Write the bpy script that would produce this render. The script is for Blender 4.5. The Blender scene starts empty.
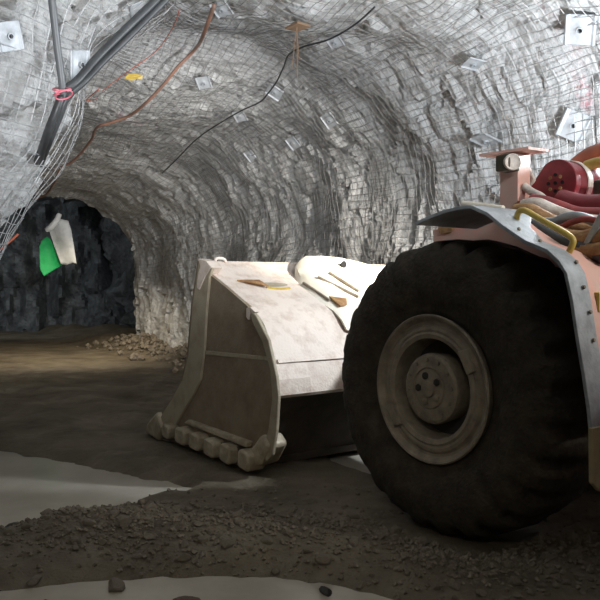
import bpy, math, random
from mathutils import Vector, noise, Matrix
from mathutils.bvhtree import BVHTree
random.seed(7)
sc = bpy.context.scene
C = sc.collection
R = math.radians

def nvec(p):
    """repeatable vector noise"""
    return Vector((noise.noise(p + Vector((17.3, 4.1, 9.7))), noise.noise(p + Vector((3.9, 41.7, 22.3))), noise.noise(p + Vector((28.1, 13.3, 35.9)))))

# ------------------------------------------------------------------ camera
F = 760.0
PIT = math.atan(15 / F)
CAM = Vector((0, 0, 1.5))
cd = bpy.data.cameras.new('camera')
cd.sensor_width = 36
cd.sensor_fit = 'HORIZONTAL'
cd.lens = 36 * F / 600
cam = bpy.data.objects.new('camera', cd)
C.objects.link(cam)
cam.location = CAM
cam.rotation_euler = (R(90) - PIT, 0, 0)
sc.camera = cam

def ray(x, y):
    cx = (x - 300) / F
    cy = (300 - y) / F
    c, s = math.cos(PIT), math.sin(PIT)
    return Vector((cx, c + cy * s, -s + cy * c))

def on_z(x, y, z=0.0):
    r = ray(x, y)
    return CAM + r * ((z - CAM.z) / r.z)

def on_d(x, y, dist):
    return CAM + ray(x, y) * dist

# loader frame: u = forward, v = inboard from the wheel face, z = up
W = Vector((.772, 4.49, 0))
AH = R(52.5)
DU = Vector((-math.cos(AH), math.sin(AH), 0))
DV = Vector((math.sin(AH), math.cos(AH), 0))

def uv(x, y, v):
    r = ray(x, y)
    k = (v - (CAM - W).dot(DV)) / r.dot(DV)
    P = CAM + r * k
    return ((P - W).dot(DU), P.z)

def uu(x, y, u):
    r = ray(x, y)
    k = (u - (CAM - W).dot(DU)) / r.dot(DU)
    P = CAM + r * k
    return ((P - W).dot(DV), P.z)

def m3(u, v, z):
    return Vector((u, -v, z))

def wm(u, v, z):
    return W + DU * u + DV * v + Vector((0, 0, z))

# ------------------------------------------------------------------ materials
def mat(name, col, rough=.7, metal=0.0, var=None, scale=6.0, bump=0.0, bscale=30.0, detail=6, spec=.5, lo=.35, hi=.65):
    m = bpy.data.materials.new(name)
    m.use_nodes = True
    nt = m.node_tree
    b = nt.nodes['Principled BSDF']
    b.inputs['Roughness'].default_value = rough
    b.inputs['Metallic'].default_value = metal
    b.inputs['Specular IOR Level'].default_value = spec
    b.inputs['Base Color'].default_value = (*col, 1)
    tc = nt.nodes.new('ShaderNodeTexCoord')
    if var:
        n = nt.nodes.new('ShaderNodeTexNoise')
        n.inputs['Scale'].default_value = scale
        n.inputs['Detail'].default_value = detail
        n.inputs['Roughness'].default_value = .65
        nt.links.new(tc.outputs['Object'], n.inputs['Vector'])
        r = nt.nodes.new('ShaderNodeValToRGB')
        e = r.color_ramp.elements
        e[0].position = lo
        e[1].position = hi
        e[0].color = (*var, 1)
        e[1].color = (*col, 1)
        nt.links.new(n.outputs['Fac'], r.inputs['Fac'])
        nt.links.new(r.outputs['Color'], b.inputs['Base Color'])
    if bump:
        n2 = nt.nodes.new('ShaderNodeTexNoise')
        n2.inputs['Scale'].default_value = bscale
        n2.inputs['Detail'].default_value = 8
        nt.links.new(tc.outputs['Object'], n2.inputs['Vector'])
        bp = nt.nodes.new('ShaderNodeBump')
        bp.inputs['Strength'].default_value = bump
        bp.inputs['Distance'].default_value = .02
        nt.links.new(n2.outputs['Fac'], bp.inputs['Height'])
        nt.links.new(bp.outputs['Normal'], b.inputs['Normal'])
    return m

def rock_mat(name, cols, rough=.75, bump=.7, paint=False, stretch=(1, 1, 1)):
    m = bpy.data.materials.new(name)
    m.use_nodes = True
    nt = m.node_tree
    b = nt.nodes['Principled BSDF']
    b.inputs['Roughness'].default_value = rough
    b.inputs['Specular IOR Level'].default_value = .35
    tc = nt.nodes.new('ShaderNodeTexCoord')
    mp = nt.nodes.new('ShaderNodeMapping')
    mp.inputs['Rotation'].default_value = (0, 0, R(-31))
    mp.inputs['Scale'].default_value = stretch
    nt.links.new(tc.outputs['Object'], mp.inputs['Vector'])
    def N(scale, det=8, rg=.65, dist=0):
        n = nt.nodes.new('ShaderNodeTexNoise')
        n.inputs['Scale'].default_value = scale
        n.inputs['Detail'].default_value = det
        n.inputs['Roughness'].default_value = rg
        n.inputs['Distortion'].default_value = dist
        nt.links.new(mp.outputs['Vector'], n.inputs['Vector'])
        return n
    n1 = N(2.2, 10, .7, .6)
    r = nt.nodes.new('ShaderNodeValToRGB')
    e = r.color_ramp.elements
    pos = [.28, .45, .55, .72]
    while len(e) < 4:
        e.new(.5)
    for i in range(4):
        e[i].position = pos[i]
        e[i].color = (*cols[i], 1)
    nt.links.new(n1.outputs['Fac'], r.inputs['Fac'])
    out = r.outputs['Color']
    # rusty / dark mineral flecks
    n2 = N(5.5, 6, .7, 1.2)
    r2 = nt.nodes.new('ShaderNodeValToRGB')
    r2.color_ramp.elements[0].position = .62
    r2.color_ramp.elements[0].color = (0, 0, 0, 1)
    r2.color_ramp.elements[1].position = .72
    r2.color_ramp.elements[1].color = (1, 1, 1, 1)
    nt.links.new(n2.outputs['Fac'], r2.inputs['Fac'])
    mx = nt.nodes.new('ShaderNodeMix')
    mx.data_type = 'RGBA'
    mx.inputs['B'].default_value = (*cols[4], 1)
    ml = nt.nodes.new('ShaderNodeMath')
    ml.operation = 'MULTIPLY'
    ml.inputs[1].default_value = .7
    nt.links.new(r2.outputs['Color'], ml.inputs[0])
    nt.links.new(ml.outputs[0], mx.inputs['Factor'])
    nt.links.new(out, mx.inputs['A'])
    out = mx.outputs['Result']
    if paint:
        at = nt.nodes.new('ShaderNodeAttribute')
        at.attribute_name = 'paint'
        mx2 = nt.nodes.new('ShaderNodeMix')
        mx2.data_type = 'RGBA'
        mx2.inputs['B'].default_value = (.55, .17, .2, 1)
        m4 = nt.nodes.new('ShaderNodeMath')
        m4.operation = 'MULTIPLY'
        n5 = N(14, 3)
        r5 = nt.nodes.new('ShaderNodeValToRGB')
        r5.color_ramp.elements[0].position = .4
        r5.color_ramp.elements[1].position = .6
        nt.links.new(n5.outputs['Fac'], r5.inputs['Fac'])
        nt.links.new(r5.outputs['Color'], m4.inputs[0])
        nt.links.new(at.outputs['Fac'], m4.inputs[1])
        nt.links.new(m4.outputs[0], mx2.inputs['Factor'])
        nt.links.new(out, mx2.inputs['A'])
        out = mx2.outputs['Result']
    nt.links.new(out, b.inputs['Base Color'])
    v = nt.nodes.new('ShaderNodeTexVoronoi')
    v.inputs['Scale'].default_value = 7
    v.inputs['Detail'].default_value = 2
    nt.links.new(mp.outputs['Vector'], v.inputs['Vector'])
    n3 = N(9, 10, .75)
    ad = nt.nodes.new('ShaderNodeMath')
    ad.operation = 'MULTIPLY_ADD'
    ad.inputs[1].default_value = .6
    nt.links.new(v.outputs['Distance'], ad.inputs[0])
    nt.links.new(n3.outputs['Fac'], ad.inputs[2])
    bp = nt.nodes.new('ShaderNodeBump')
    bp.inputs['Strength'].default_value = bump
    bp.inputs['Distance'].default_value = .08
    nt.links.new(ad.outputs[0], bp.inputs['Height'])
    nt.links.new(bp.outputs['Normal'], b.inputs['Normal'])
    return m

M = {}
M['rock'] = rock_mat('bolted grey rock', [(.34, .33, .31), (.50, .495, .485), (.58, .58, .575), (.74, .74, .73), (.32, .26, .19)], paint=True)
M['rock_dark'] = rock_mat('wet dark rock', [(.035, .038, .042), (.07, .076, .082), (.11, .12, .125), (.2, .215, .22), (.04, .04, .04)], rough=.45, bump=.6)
M['mud'] = None
M['bucket'] = mat('worn bucket steel with faded paint', (.66, .565, .49), .6, 0, (.48, .37, .30), 7, .25, 45, 9, lo=.3, hi=.52)
M['bucket_edge'] = mat('bare ground-worn steel', (.50, .43, .32), .5, .1, (.27, .22, .15), 8, .3, 40)
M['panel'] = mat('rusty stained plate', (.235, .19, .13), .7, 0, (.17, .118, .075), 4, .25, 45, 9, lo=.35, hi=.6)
M['side'] = mat('dusty worn side steel', (.37, .315, .225), .65, 0, (.26, .21, .145), 6, .25, 45, 9, lo=.3, hi=.55)
M['heel_shade'] = mat('steel darkened as shade', (.075, .06, .045), .8, 0, (.05, .04, .03), 6, .3, 30)  # near-black colour paints in the shade under the bucket
M['dust_white'] = mat('dusty cream paint', (.70, .64, .53), .6, 0, (.6, .5, .42), 5, .1, 40, lo=.25, hi=.45)
M['tyre'] = mat('dusty black rubber', (.060, .048, .035), .85, 0, (.027, .022, .016), 9, .5, 40, spec=.25)
M['rim'] = mat('mud-dusted rim steel', (.30, .25, .185), .65, .1, (.16, .13, .095), 9, .25, 50)
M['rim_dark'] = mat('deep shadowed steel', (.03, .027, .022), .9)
M['pink'] = mat('faded pink-red paint', (.62, .32, .26), .5, 0, (.52, .36, .30), 8, .1, 40)
M['red'] = mat('dark red paint', (.24, .02, .03), .38, 0, (.14, .015, .02), 9, .05, 30)
M['orange'] = mat('orange-red paint', (.42, .12, .06), .5, 0, (.3, .09, .05), 9)
M['fender'] = mat('scuffed grey steel', (.40, .43, .45), .5, .3, (.25, .27, .28), 9, .15, 50)
M['yellow'] = mat('yellow paint', (.52, .38, .07), .45, 0, (.38, .26, .06), 12)
M['tan_hose'] = mat('tan hose sleeve', (.40, .24, .10), .7, 0, (.22, .1, .04), 14, .3, 60)
M['white_hose'] = mat('dusty white hose sleeve', (.68, .63, .58), .7, 0, (.45, .38, .33), 14, .3, 60)
M['red_hose'] = mat('red hose', (.36, .06, .06), .5, 0, (.2, .04, .04), 12)
M['black_hose'] = mat('black hose', (.03, .03, .032), .5)
M['olive'] = mat('dark olive paint', (.055, .045, .022), .6, 0, (.03, .025, .015), 8)
M['flap'] = mat('mud-caked tan rubber', (.42, .34, .18), .8, 0, (.3, .24, .14), 8, .2, 40)
M['galv'] = mat('galvanised steel', (.50, .52, .54), .5, .35, (.38, .40, .42), 14)
M['wire'] = mat('galvanised wire', (.34, .34, .33), .5, .3, (.22, .21, .20), 3)
M['wire_light'] = mat('dusty bright wire', (.55, .55, .55), .5, .3, (.4, .4, .4), 3)
M['hole'] = mat('hole dark', (.006, .006, .006), .9)
M['pipe'] = mat('grey-black pipe', (.06, .063, .066), .42, 0, (.035, .036, .038), 5)
M['pipe_grey'] = mat('grey pipe', (.13, .135, .14), .4)
M['cable_or'] = mat('orange-brown cable', (.36, .18, .12), .5, 0, (.20, .13, .10), 2.5)
M['cable_red'] = mat('red-orange cord', (.6, .16, .09), .5)
M['pinktie'] = mat('pink tie', (.75, .2, .25), .5)
M['wood'] = mat('brown timber', (.20, .13, .08), .8, 0, (.2, .12, .07), 20)
M['cloth_w'] = mat('white woven cloth', (.72, .74, .75), .85, 0, (.58, .6, .61), 9, .3, 20)
M['cloth_g'] = mat('green plastic cloth', (.012, .40, .11), .7, 0, (.01, .32, .09), 9, .3, 20)
M['stone'] = mat('grey-brown stone', (.22, .185, .14), .75, 0, (.11, .09, .065), 25, .5, 60)
M['stone_red'] = mat('reddish stone', (.17, .105, .075), .75, 0, (.09, .06, .045), 25, .5, 60)
M['stone_dark'] = mat('dark wet stone', (.035, .034, .034), .4, 0, (.02, .02, .02), 25, .4, 60)

# ground: wet mud
def mud():
    m = bpy.data.materials.new('wet mud')
    m.use_nodes = True
    nt = m.node_tree
    b = nt.nodes['Principled BSDF']
    tc = nt.nodes.new('ShaderNodeTexCoord')
    def N(s, det=8):
        n = nt.nodes.new('ShaderNodeTexNoise')
        n.inputs['Scale'].default_value = s
        n.inputs['Detail'].default_value = det
        n.inputs['Roughness'].default_value = .68
        nt.links.new(tc.outputs['Object'], n.inputs['Vector'])
        return n
    n1 = N(1.6)
    r = nt.nodes.new('ShaderNodeValToRGB')
    e = r.color_ramp.elements
    e.new(.5)
    for i, (p, c) in enumerate([(.33, (.088, .07, .047)), (.5, (.145, .119, .082)), (.68, (.215, .182, .132))]):
        e[i].position = p
        e[i].color = (*c, 1)
    nt.links.new(n1.outputs['Fac'], r.inputs['Fac'])
    nt.links.new(r.outputs['Color'], b.inputs['Base Color'])
    n2 = N(1.1)
    mr = nt.nodes.new('ShaderNodeMapRange')
    mr.inputs['From Min'].default_value = .35
    mr.inputs['From Max'].default_value = .65
    mr.inputs['To Min'].default_value = .42
    mr.inputs['To Max'].default_value = .8
    nt.links.new(n2.outputs['Fac'], mr.inputs['Value'])
    nt.links.new(mr.outputs['Result'], b.inputs['Roughness'])
    b.inputs['Specular IOR Level'].default_value = .35
    n3 = N(16, 10)
    bp = nt.nodes.new('ShaderNodeBump')
    bp.inputs['Strength'].default_value = .9
    bp.inputs['Distance'].default_value = .04
    nt.links.new(n3.outputs['Fac'], bp.inputs['Height'])
    nt.links.new(bp.outputs['Normal'], b.inputs['Normal'])
    return m
M['mud'] = mud()
M['water'] = mat('murky puddle water and painted light', (.50, .46, .385), .3, 0, (.36, .325, .265), 1.5, .06, 5, spec=.6)  # pale tone also paints in light that the lamps leave short

# ------------------------------------------------------------------ mesh helpers
class MB:
    def __init__(s):
        s.v = []
        s.f = []
    def add(s, vs, fs):
        o = len(s.v)
        s.v += [tuple(p) for p in vs]
        s.f += [tuple(i + o for i in f) for f in fs]
        return s
    def prism(s, pts, off):
        """closed polygon pts (3-D) extruded by vector off"""
        n = len(pts)
        off = Vector(off)
        vs = [Vector(p) for p in pts] + [Vector(p) + off for p in pts]
        fs = [tuple(range(n)), tuple(range(2 * n - 1, n - 1, -1))]
        fs += [(i, (i + 1) % n, n + (i + 1) % n, n + i) for i in range(n)]
        return s.add(vs, fs)
    def box(s, a, b):
        (x0, y0, z0), (x1, y1, z1) = a, b
        return s.prism([(x0, y0, z0), (x1, y0, z0), (x1, y1, z0), (x0, y1, z0)], (0, 0, z1 - z0))
    def tube(s, pts, r, n=8, cap=True, flat=None):
        pts = [Vector(p) for p in pts]
        ref = None
        o = len(s.v)
        N = len(pts)
        for i, p in enumerate(pts):
            t = (pts[min(i + 1, N - 1)] - pts[max(i - 1, 0)]).normalized()
            if ref is None:
                ref = t.orthogonal().normalized()
            ref = (ref - t * ref.dot(t))
            ref = ref.normalized() if ref.length > 1e-6 else t.orthogonal().normalized()
            bi = t.cross(ref)
            rr = r[i] if isinstance(r, (list, tuple)) else r
            for k in range(n):
                a = 2 * math.pi * k / n
                s.v.append(tuple(p + ref * math.cos(a) * rr + bi * math.sin(a) * rr))
        for i in range(N - 1):
            for k in range(n):
                k2 = (k + 1) % n
                s.f.append((o + i * n + k, o + i * n + k2, o + (i + 1) * n + k2, o + (i + 1) * n + k))
        if cap:
            s.f.append(tuple(o + k for k in range(n - 1, -1, -1)))
            s.f.append(tuple(o + (N - 1) * n + k for k in range(n)))
        return s
    def lathe(s, prof, cen, axis, up, n=64, wob=None, close=False):
        """prof: (r, h) along axis from cen"""
        cen, axis, up = Vector(cen), Vector(axis).normalized(), Vector(up).normalized()
        side = axis.cross(up)
        o = len(s.v)
        L = len(prof)
        for k in range(n):
            a = 2 * math.pi * k / n
            e = up * math.cos(a) + side * math.sin(a)
            for j, (r, h) in enumerate(prof):
                dr, dh = wob(j, a, r, h) if wob else (0, 0)
                s.v.append(tuple(cen + e * (r + dr) + axis * (h + dh)))
        for k in range(n):
            k2 = (k + 1) % n
            for j in range(L - 1 if not close else L):
                j2 = (j + 1) % L
                s.f.append((o + k * L + j, o + k2 * L + j, o + k2 * L + j2, o + k * L + j2))
        return s
    def build(s, name, m, parent=None, smooth=False, bevel=0, angle=40):
        me = bpy.data.meshes.new(name)
        me.from_pydata(s.v, [], s.f)
        import bmesh
        bm = bmesh.new()
        bm.from_mesh(me)
        bmesh.ops.recalc_face_normals(bm, faces=bm.faces)
        bm.to_mesh(me)
        bm.free()
        me.materials.append(m)
        ob = bpy.data.objects.new(name, me)
        C.objects.link(ob)
        if parent:
            ob.parent = parent
        if bevel:
            bv = ob.modifiers.new('bevel', 'BEVEL')
            bv.width = bevel
            bv.segments = 2
            bv.limit_method = 'ANGLE'
            bv.angle_limit = R(35)
        if smooth:
            me.polygons.foreach_set('use_smooth', [True] * len(me.polygons))
            if smooth != 'all':
                me.set_sharp_from_angle(angle=R(angle))
        return ob

def tag(o, label=None, cat=None, group=None, kind=None):
    if label: o['label'] = label
    if cat: o['category'] = cat
    if group: o['group'] = group
    if kind: o['kind'] = kind
    return o

def empty(name, loc=(0, 0, 0), rz=0):
    o = bpy.data.objects.new(name, None)
    C.objects.link(o)
    o.location = loc
    o.rotation_euler = (0, 0, rz)
    o.empty_display_size = .1
    return o

def copy_tree(o, parent=None):
    c = o.copy()
    C.objects.link(c)
    c.parent = parent
    for ch in list(o.children):
        copy_tree(ch, c)
    return c

def spline(pts, per=6):
    pts = [Vector(p) for p in pts]
    out = []
    n = len(pts)
    for i in range(n - 1):
        p0, p1, p2, p3 = pts[max(i - 1, 0)], pts[i], pts[i + 1], pts[min(i + 2, n - 1)]
        for k in range(per):
            t = k / per
            out.append(.5 * ((2 * p1) + (p2 - p0) * t + (2 * p0 - 5 * p1 + 4 * p2 - p3) * t * t + (3 * p1 - p0 - 3 * p2 + p3) * t ** 3))
    out.append(pts[-1])
    return out

def sstep(a, b, x):
    t = max(0, min(1, (x - a) / (b - a)))
    return t * t * (3 - 2 * t)

# ------------------------------------------------------------------ tunnel geometry
TA, TB = Vector((-.515, .857, 0)), Vector((.857, .515, 0))   # along the drift, towards its right wall

def T(t, s, z):
    return TA * t + TB * s + Vector((0, 0, z))

def facet(p):
    ds, pts = noise.voronoi(p)
    c = pts[0]
    g = nvec(c * 7.31)
    return noise.noise(c * 5.17 + Vector((3.1, 1.7, 9.2))) * .7 + g.dot(p - c) * 1.3

def lowf(P):
    return .26 * noise.noise(P * .42 + Vector((5, 2, 7))) + .16 * noise.noise(P * 1.05 + Vector((1, 8, 3)))

def rough(P, amp=1.0):
    t, s = P.dot(TA), P.dot(TB)
    w = nvec(P * 1.3) * .25
    q = Vector((t * 1.35, s * 1.1, P.z * .75)) + w
    h = .11 * facet(q * 1.1) + .10 * facet(q * 2.9 + Vector((4, 4, 4))) + .055 * facet(q * 6.0 + Vector((9, 1, 4)))
    h += .03 * noise.fractal(P * 4.0, 1.0, 2.0, 4)
    return (max(h, -.08) + .08) * amp

def roof_h(t):
    return 4.25 - .75 * sstep(7.5, 18.0, t)

SR = 6.1
L1, L2, L3 = 2.75, 2.7, 9.8
def arch(t, q):
    """base point and outward normal (t, s, z space)"""
    H = roof_h(t)
    zk = H - 1.55
    if q <= L1:
        k = q / L1
        z = -.35 + (zk + .35) * k
        return T(t, SR + .12 * math.sin(k * 2.4), z), TB.copy()
    if q <= L1 + L2:
        a = (q - L1) / L2 * math.pi / 2
        return T(t, SR - 1.8 + 1.8 * math.cos(a) + .08 * math.cos(a), zk + 1.55 * math.sin(a)), (TB * math.cos(a) + Vector((0, 0, math.sin(a)))).normalized()
    k = q - L1 - L2
    return T(t, SR - 1.8 - k, H + .10 * math.sin(min(k, 4) / 4 * math.pi)), Vector((0, 0, 1))

def arch_s(t, q, off=0.0):
    P, n = arch(t, q)
    return P + n * (lowf(P) + off), n

def grid_obj(name, rows, m, flip=False, smooth=False):
    """rows: list of lists of points"""
    nr, nc = len(rows), len(rows[0])
    me = bpy.data.meshes.new(name)
    vs = [tuple(p) for r in rows for p in r]
    fs = []
    for i in range(nr - 1):
        for j in range(nc - 1):
            a, b, c, d = i * nc + j, i * nc + j + 1, (i + 1) * nc + j + 1, (i + 1) * nc + j
            fs.append((a, d, c, b) if flip else (a, b, c, d))
    me.from_pydata(vs, [], fs)
    me.materials.append(m)
    if smooth:
        me.polygons.foreach_set('use_smooth', [True] * len(me.polygons))
        me.set_sharp_from_angle(angle=R(28))
    o = bpy.data.objects.new(name, me)
    C.objects.link(o)
    o['kind'] = 'structure'
    return o

def frange(a, b, d):
    n = max(1, int(round((b - a) / d)))
    return [a + (b - a) * i / n for i in range(n + 1)]

ts = frange(-5, 1.6, .3)[:-1] + frange(1.6, 12, .055)[:-1] + frange(12, 18.5, .075)
qw = frange(0, L1 + .9, .05)
qc = frange(L1 + .9, L1 + L2 + 3.6, .05)[:-1] + frange(L1 + L2 + 3.6, L1 + L2 + L3, .09)
def rowpt(t, q):
    P, n = arch(t, q)
    k = 1.0 if q < L1 + 1.5 else .8
    return P + n * (lowf(P) + rough(P, k))
wall_rows = [[rowpt(t, q) for q in qw] for t in ts]
ceil_rows = [[wall_rows[i][-1]] + [rowpt(t, q) for q in qc[1:]] for i, t in enumerate(ts)]
wall_right = grid_obj('wall_right', wall_rows, M['rock'], smooth=True)
ceiling = grid_obj('ceiling', ceil_rows, M['rock'], smooth=True)

# left pillar (corner between the drift and the cross-cut the camera stands in)
PC_T, PC_S, PR = 7.15, .35, .85
def pil_path():
    out = []
    for t in frange(26, 12, .3): out.append((t, PC_S + PR, 0.0, 1.0))
    for t in frange(12, PC_T, .06)[1:]: out.append((t, PC_S + PR, 0.0, 1.0))
    for i in range(1, 34):
        a = i / 34 * math.pi / 2
        out.append((PC_T - PR * math.sin(a), PC_S + PR * math.cos(a), -math.sin(a), math.cos(a)))
    for s in frange(PC_S, -3.5, .05): out.append((PC_T - PR, s, -1.0, 0.0))
    return out
PP = pil_path()
def over(z):
    return -.38 + 1.02 * sstep(.9, 3.2, z) + 1.2 * max(0, (z - 3.1) / 1.25) ** 2.0
def pil_pt(p, z, hf=True, off=0.0):
    t, s, nt_, ns_ = p
    o = over(z)
    P = T(t + nt_ * o, s + ns_ * o, z)
    n = (TA * nt_ + TB * ns_)
    n = (n - Vector((0, 0, .55 * sstep(1.4, 3.6, z)))).normalized()
    d = lowf(P) * .6 + off
    if hf:
        d -= rough(P, 1.25)
    return P + n * d, n
pz = frange(-.3, 4.6, .05)
wall_left = grid_obj('wall_left', [[pil_pt(p, z)[0] for z in pz] for p in PP], M['rock'], flip=False, smooth=True)

# far chamber beyond the brow
def far_pt(P, n, amp=2.3):
    w = nvec(P * .8) * .4
    q = Vector((P.x * 1.2, P.y * 1.2, P.z * .55)) + w
    d = .45 * noise.noise(q * .9) + .28 * noise.noise(q * 2.1 + Vector((3, 3, 3))) + .16 * facet(q * 1.7) + .07 * facet(q * 4)
    return P + n * d * amp * .8
fd = Vector((-.30, .954, 0))
fr = Vector((.954, .30, 0))
FC = Vector((-7.6, 24.6, 0))
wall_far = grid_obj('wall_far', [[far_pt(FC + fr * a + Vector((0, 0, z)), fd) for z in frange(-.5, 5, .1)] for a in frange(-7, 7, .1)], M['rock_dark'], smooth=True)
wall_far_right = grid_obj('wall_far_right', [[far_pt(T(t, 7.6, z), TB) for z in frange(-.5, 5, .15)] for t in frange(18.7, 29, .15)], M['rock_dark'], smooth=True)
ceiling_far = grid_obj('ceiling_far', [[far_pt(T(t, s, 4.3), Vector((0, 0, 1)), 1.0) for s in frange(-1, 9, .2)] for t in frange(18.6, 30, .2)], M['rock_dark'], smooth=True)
# portal brow ring: drift profile widening into the chamber
por = []
for q, P in zip(qw + qc[1:], wall_rows[-1] + ceil_rows[-1][1:]):
    _, n = arch(18.5, q)
    row = [P]
    for k in range(1, 12):
        d = k * .16
        Q = P + n * d + TA * .25 * (1 - math.exp(-d * 3))
        row.append(Q + nvec(Q * 2) * .07)
    por.append(row)
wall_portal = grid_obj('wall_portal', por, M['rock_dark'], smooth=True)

# ------------------------------------------------------------------ floor
def sdf_poly(x, y, P):
    d = 1e9
    ins = False
    n = len(P)
    j = n - 1
    for i in range(n):
        ax, ay = P[i]
        bx, by = P[j]
        ex, ey = bx - ax, by - ay
        wx, wy = x - ax, y - ay
        t = max(0, min(1, (wx * ex + wy * ey) / (ex * ex + ey * ey)))
        d = min(d, math.hypot(wx - ex * t, wy - ey * t))
        if (ay > y) != (by > y) and x < (bx - ax) * (y - ay) / (by - ay) + ax:
            ins = not ins
        j = i
    return -d if ins else d
PUD_A = [(-3.25, 5.9), (-3.05, 7.1), (-2.8, 7.05), (-1.7, 6.35), (-.84, 5.74), (-1.15, 5.48), (-1.32, 5.2), (-1.62, 5.12), (-1.75, 4.75), (-2.1, 4.55), (-2.7, 4.7)]  # real puddle, but its far edge follows the wedge of light
PUD_B = [(-2.6, 3.85), (-1.6, 3.84), (-1.0, 3.93), (-.6, 3.98), (-.2, 3.98), (.1, 3.92), (.32, 3.78), (.6, 3.5), (.3, 2.2), (-1.5, 1.8), (-3, 2.5)]
LIT_C = [(.6, 6.1), (.35, 6.55), (.25, 6.9), (.6, 7.0), (.95, 6.7)]  # no water here: pale patch painted for light passing between bucket and tyre
WL = -.045
def gravel_w(x, y):
    c = 4.42 - .10 * x + .12 * noise.noise(Vector((x * .9, 3.3, 0)))
    c -= .18 * sstep(.2, .9, x)
    return math.exp(-((y - c) / (.42 + .14 * sstep(.1, .8, x))) ** 2) * sstep(-2.4, -1.4, x)
def ground(x, y):
    P = Vector((x, y, 0))
    h = .045 * noise.noise(P * .55) + .03 * noise.noise(P * 1.7) 
    if y < 14:
        h += .016 * noise.noise(P * 4.5) + .008 * noise.noise(P * 11)
    h += .012
    if 4.5 < y < 16:
        k = sstep(4.6, 5.6, y) * (1 - sstep(13, 16, y))
        h += k * (.035 * abs(noise.noise(P * 2.3 + Vector((4, 1, 0)))) + .02 * abs(noise.noise(P * 6.1)) - .012)
    h += .06 * gravel_w(x, y)
    # wheel track ridges left of the bucket
    h += .02 * math.sin((x * .793 + y * .609) * 7) * sstep(7, 8, y) * (1 - sstep(10, 12, y))
    # rubble heap along the foot of the right wall
    s = x * TB.x + y * TB.y
    h += .28 * sstep(5.0, 6.0, s) * (.6 + .8 * noise.noise(P * 1.3))
    for PD in (PUD_A, PUD_B, LIT_C):
        if -7 < x < 2 and 1.5 < y < 9:
            d = sdf_poly(x, y, PD) + .09 * noise.noise(P * 3.5) + .04 * noise.noise(P * 9)
            k = 1 - sstep(-.12, .22, d)
            h = h * (1 - k) + (WL - .03) * k if k > 0 else h
    # flat pad under the tyre
    du, dv = (P - W).dot(DU), (P - W).dot(DV)
    k = (1 - sstep(.3, .9, abs(du))) * (1 - sstep(.1, .5, max(0, -dv, dv - .7)))
    h = h * (1 - k) + .0 * k
    return h
ys = [-4, -2.5, -1, .5, 1.5, 2.2, 2.8]
while ys[-1] < 30:
    ys.append(ys[-1] + max(.02, .0062 * ys[-1]))
xs = frange(-16, -5, .25)[:-1] + frange(-5, -2.6, .06)[:-1] + frange(-2.6, 2.6, .026)[:-1] + frange(2.6, 7, .12)
floor_o = grid_obj('floor', [[Vector((x, y, ground(x, y))) for x in xs] for y in ys], M['mud'], flip=True, smooth=True)

def puddle(name, poly, label):
    b = MB()
    cx = sum(p[0] for p in poly) / len(poly)
    cy = sum(p[1] for p in poly) / len(poly)
    top = []
    for p in poly:
        dx, dy = p[0] - cx, p[1] - cy
        L = math.hypot(dx, dy)
        top.append(Vector((p[0] + dx / L * .35, p[1] + dy / L * .35, WL)))
    b.prism(top, (0, 0, -.02))
    o = b.build(name, M['water'])
    return tag(o, label, 'puddle', kind='stuff')
puddle('puddle', PUD_A, 'wide grey murky puddle at the left, its outline taking in the lit wedge, narrowing to a point in the mud')
puddle('puddle', PUD_B, 'shallow muddy puddle in front of the gravel ridge, nearest the camera')
puddle('puddle', LIT_C, 'small pale patch painted as light on the ground between the loader bucket and the tyre')  # light patch drawn as a pale sheet, not water

# ------------------------------------------------------------------ surface picking on the smooth rock
sm_v, sm_f = [], []
tt, qq = frange(1, 18.4, .2), frange(0, L1 + L2 + 9, .2)
for t in tt:
    for q in qq:
        sm_v.append(arch_s(t, q)[0])
nq = len(qq)
for i in range(len(tt) - 1):
    for j in range(nq - 1):
        sm_f.append((i * nq + j, i * nq + j + 1, (i + 1) * nq + j + 1, (i + 1) * nq + j))
o0 = len(sm_v)
PPs, zs2 = PP[::4], frange(-.3, 4.5, .2)
for p in PPs:
    for z in zs2:
        sm_v.append(pil_pt(p, z, False)[0])
nz = len(zs2)
for i in range(len(PPs) - 1):
    for j in range(nz - 1):
        sm_f.append((o0 + i * nz + j, o0 + i * nz + j + 1, o0 + (i + 1) * nz + j + 1, o0 + (i + 1) * nz + j))
BV = BVHTree.FromPolygons(sm_v, sm_f)
def rockhit(x, y, off=.05):
    r = ray(x, y).normalized()
    p, n, i, d = BV.ray_cast(CAM, r)
    if p is None:
        p = on_d(x, y, 7)
        n = -r
    if n.dot(r) > 0:
        n = -n
    return p + n * off, n

# paint marks on the rock (sprayed lines)
def paint(obj, lines, rad=.07):
    me = obj.data
    at = me.attributes.new('paint', 'FLOAT', 'POINT')
    vals = [0.0] * len(me.vertices)
    lo = [min(p[i] for L in lines for p in L) - .3 for i in range(3)]
    hi = [max(p[i] for L in lines for p in L) + .3 for i in range(3)]
    for i, v in enumerate(me.vertices):
        c = v.co
        if any(c[k] < lo[k] or c[k] > hi[k] for k in range(3)):
            continue
        best = 9
        for L in lines:
            for a, b in zip(L, L[1:]):
                e = b - a
                t = max(0, min(1, (c - a).dot(e) / e.length_squared))
                best = min(best, (c - a - e * t).length)
        vals[i] = max(0, 1 - max(0, best - rad * .5) / rad) * .75
    at.data.foreach_set('value', vals)
pl = [[rockhit(x, y, -.1)[0] for x, y in L] for L in ([(536, 0), (552, 16), (560, 30), (566, 50), (572, 70), (577, 90), (583, 106)], [(565, 30), (572, 55)], [(118, 118), (138, 130)])]
paint(wall_right, pl)
paint(ceiling, pl)
paint(wall_left, [[Vector((0, 0, -50)), Vector((0, 0, -51))]])

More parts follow.
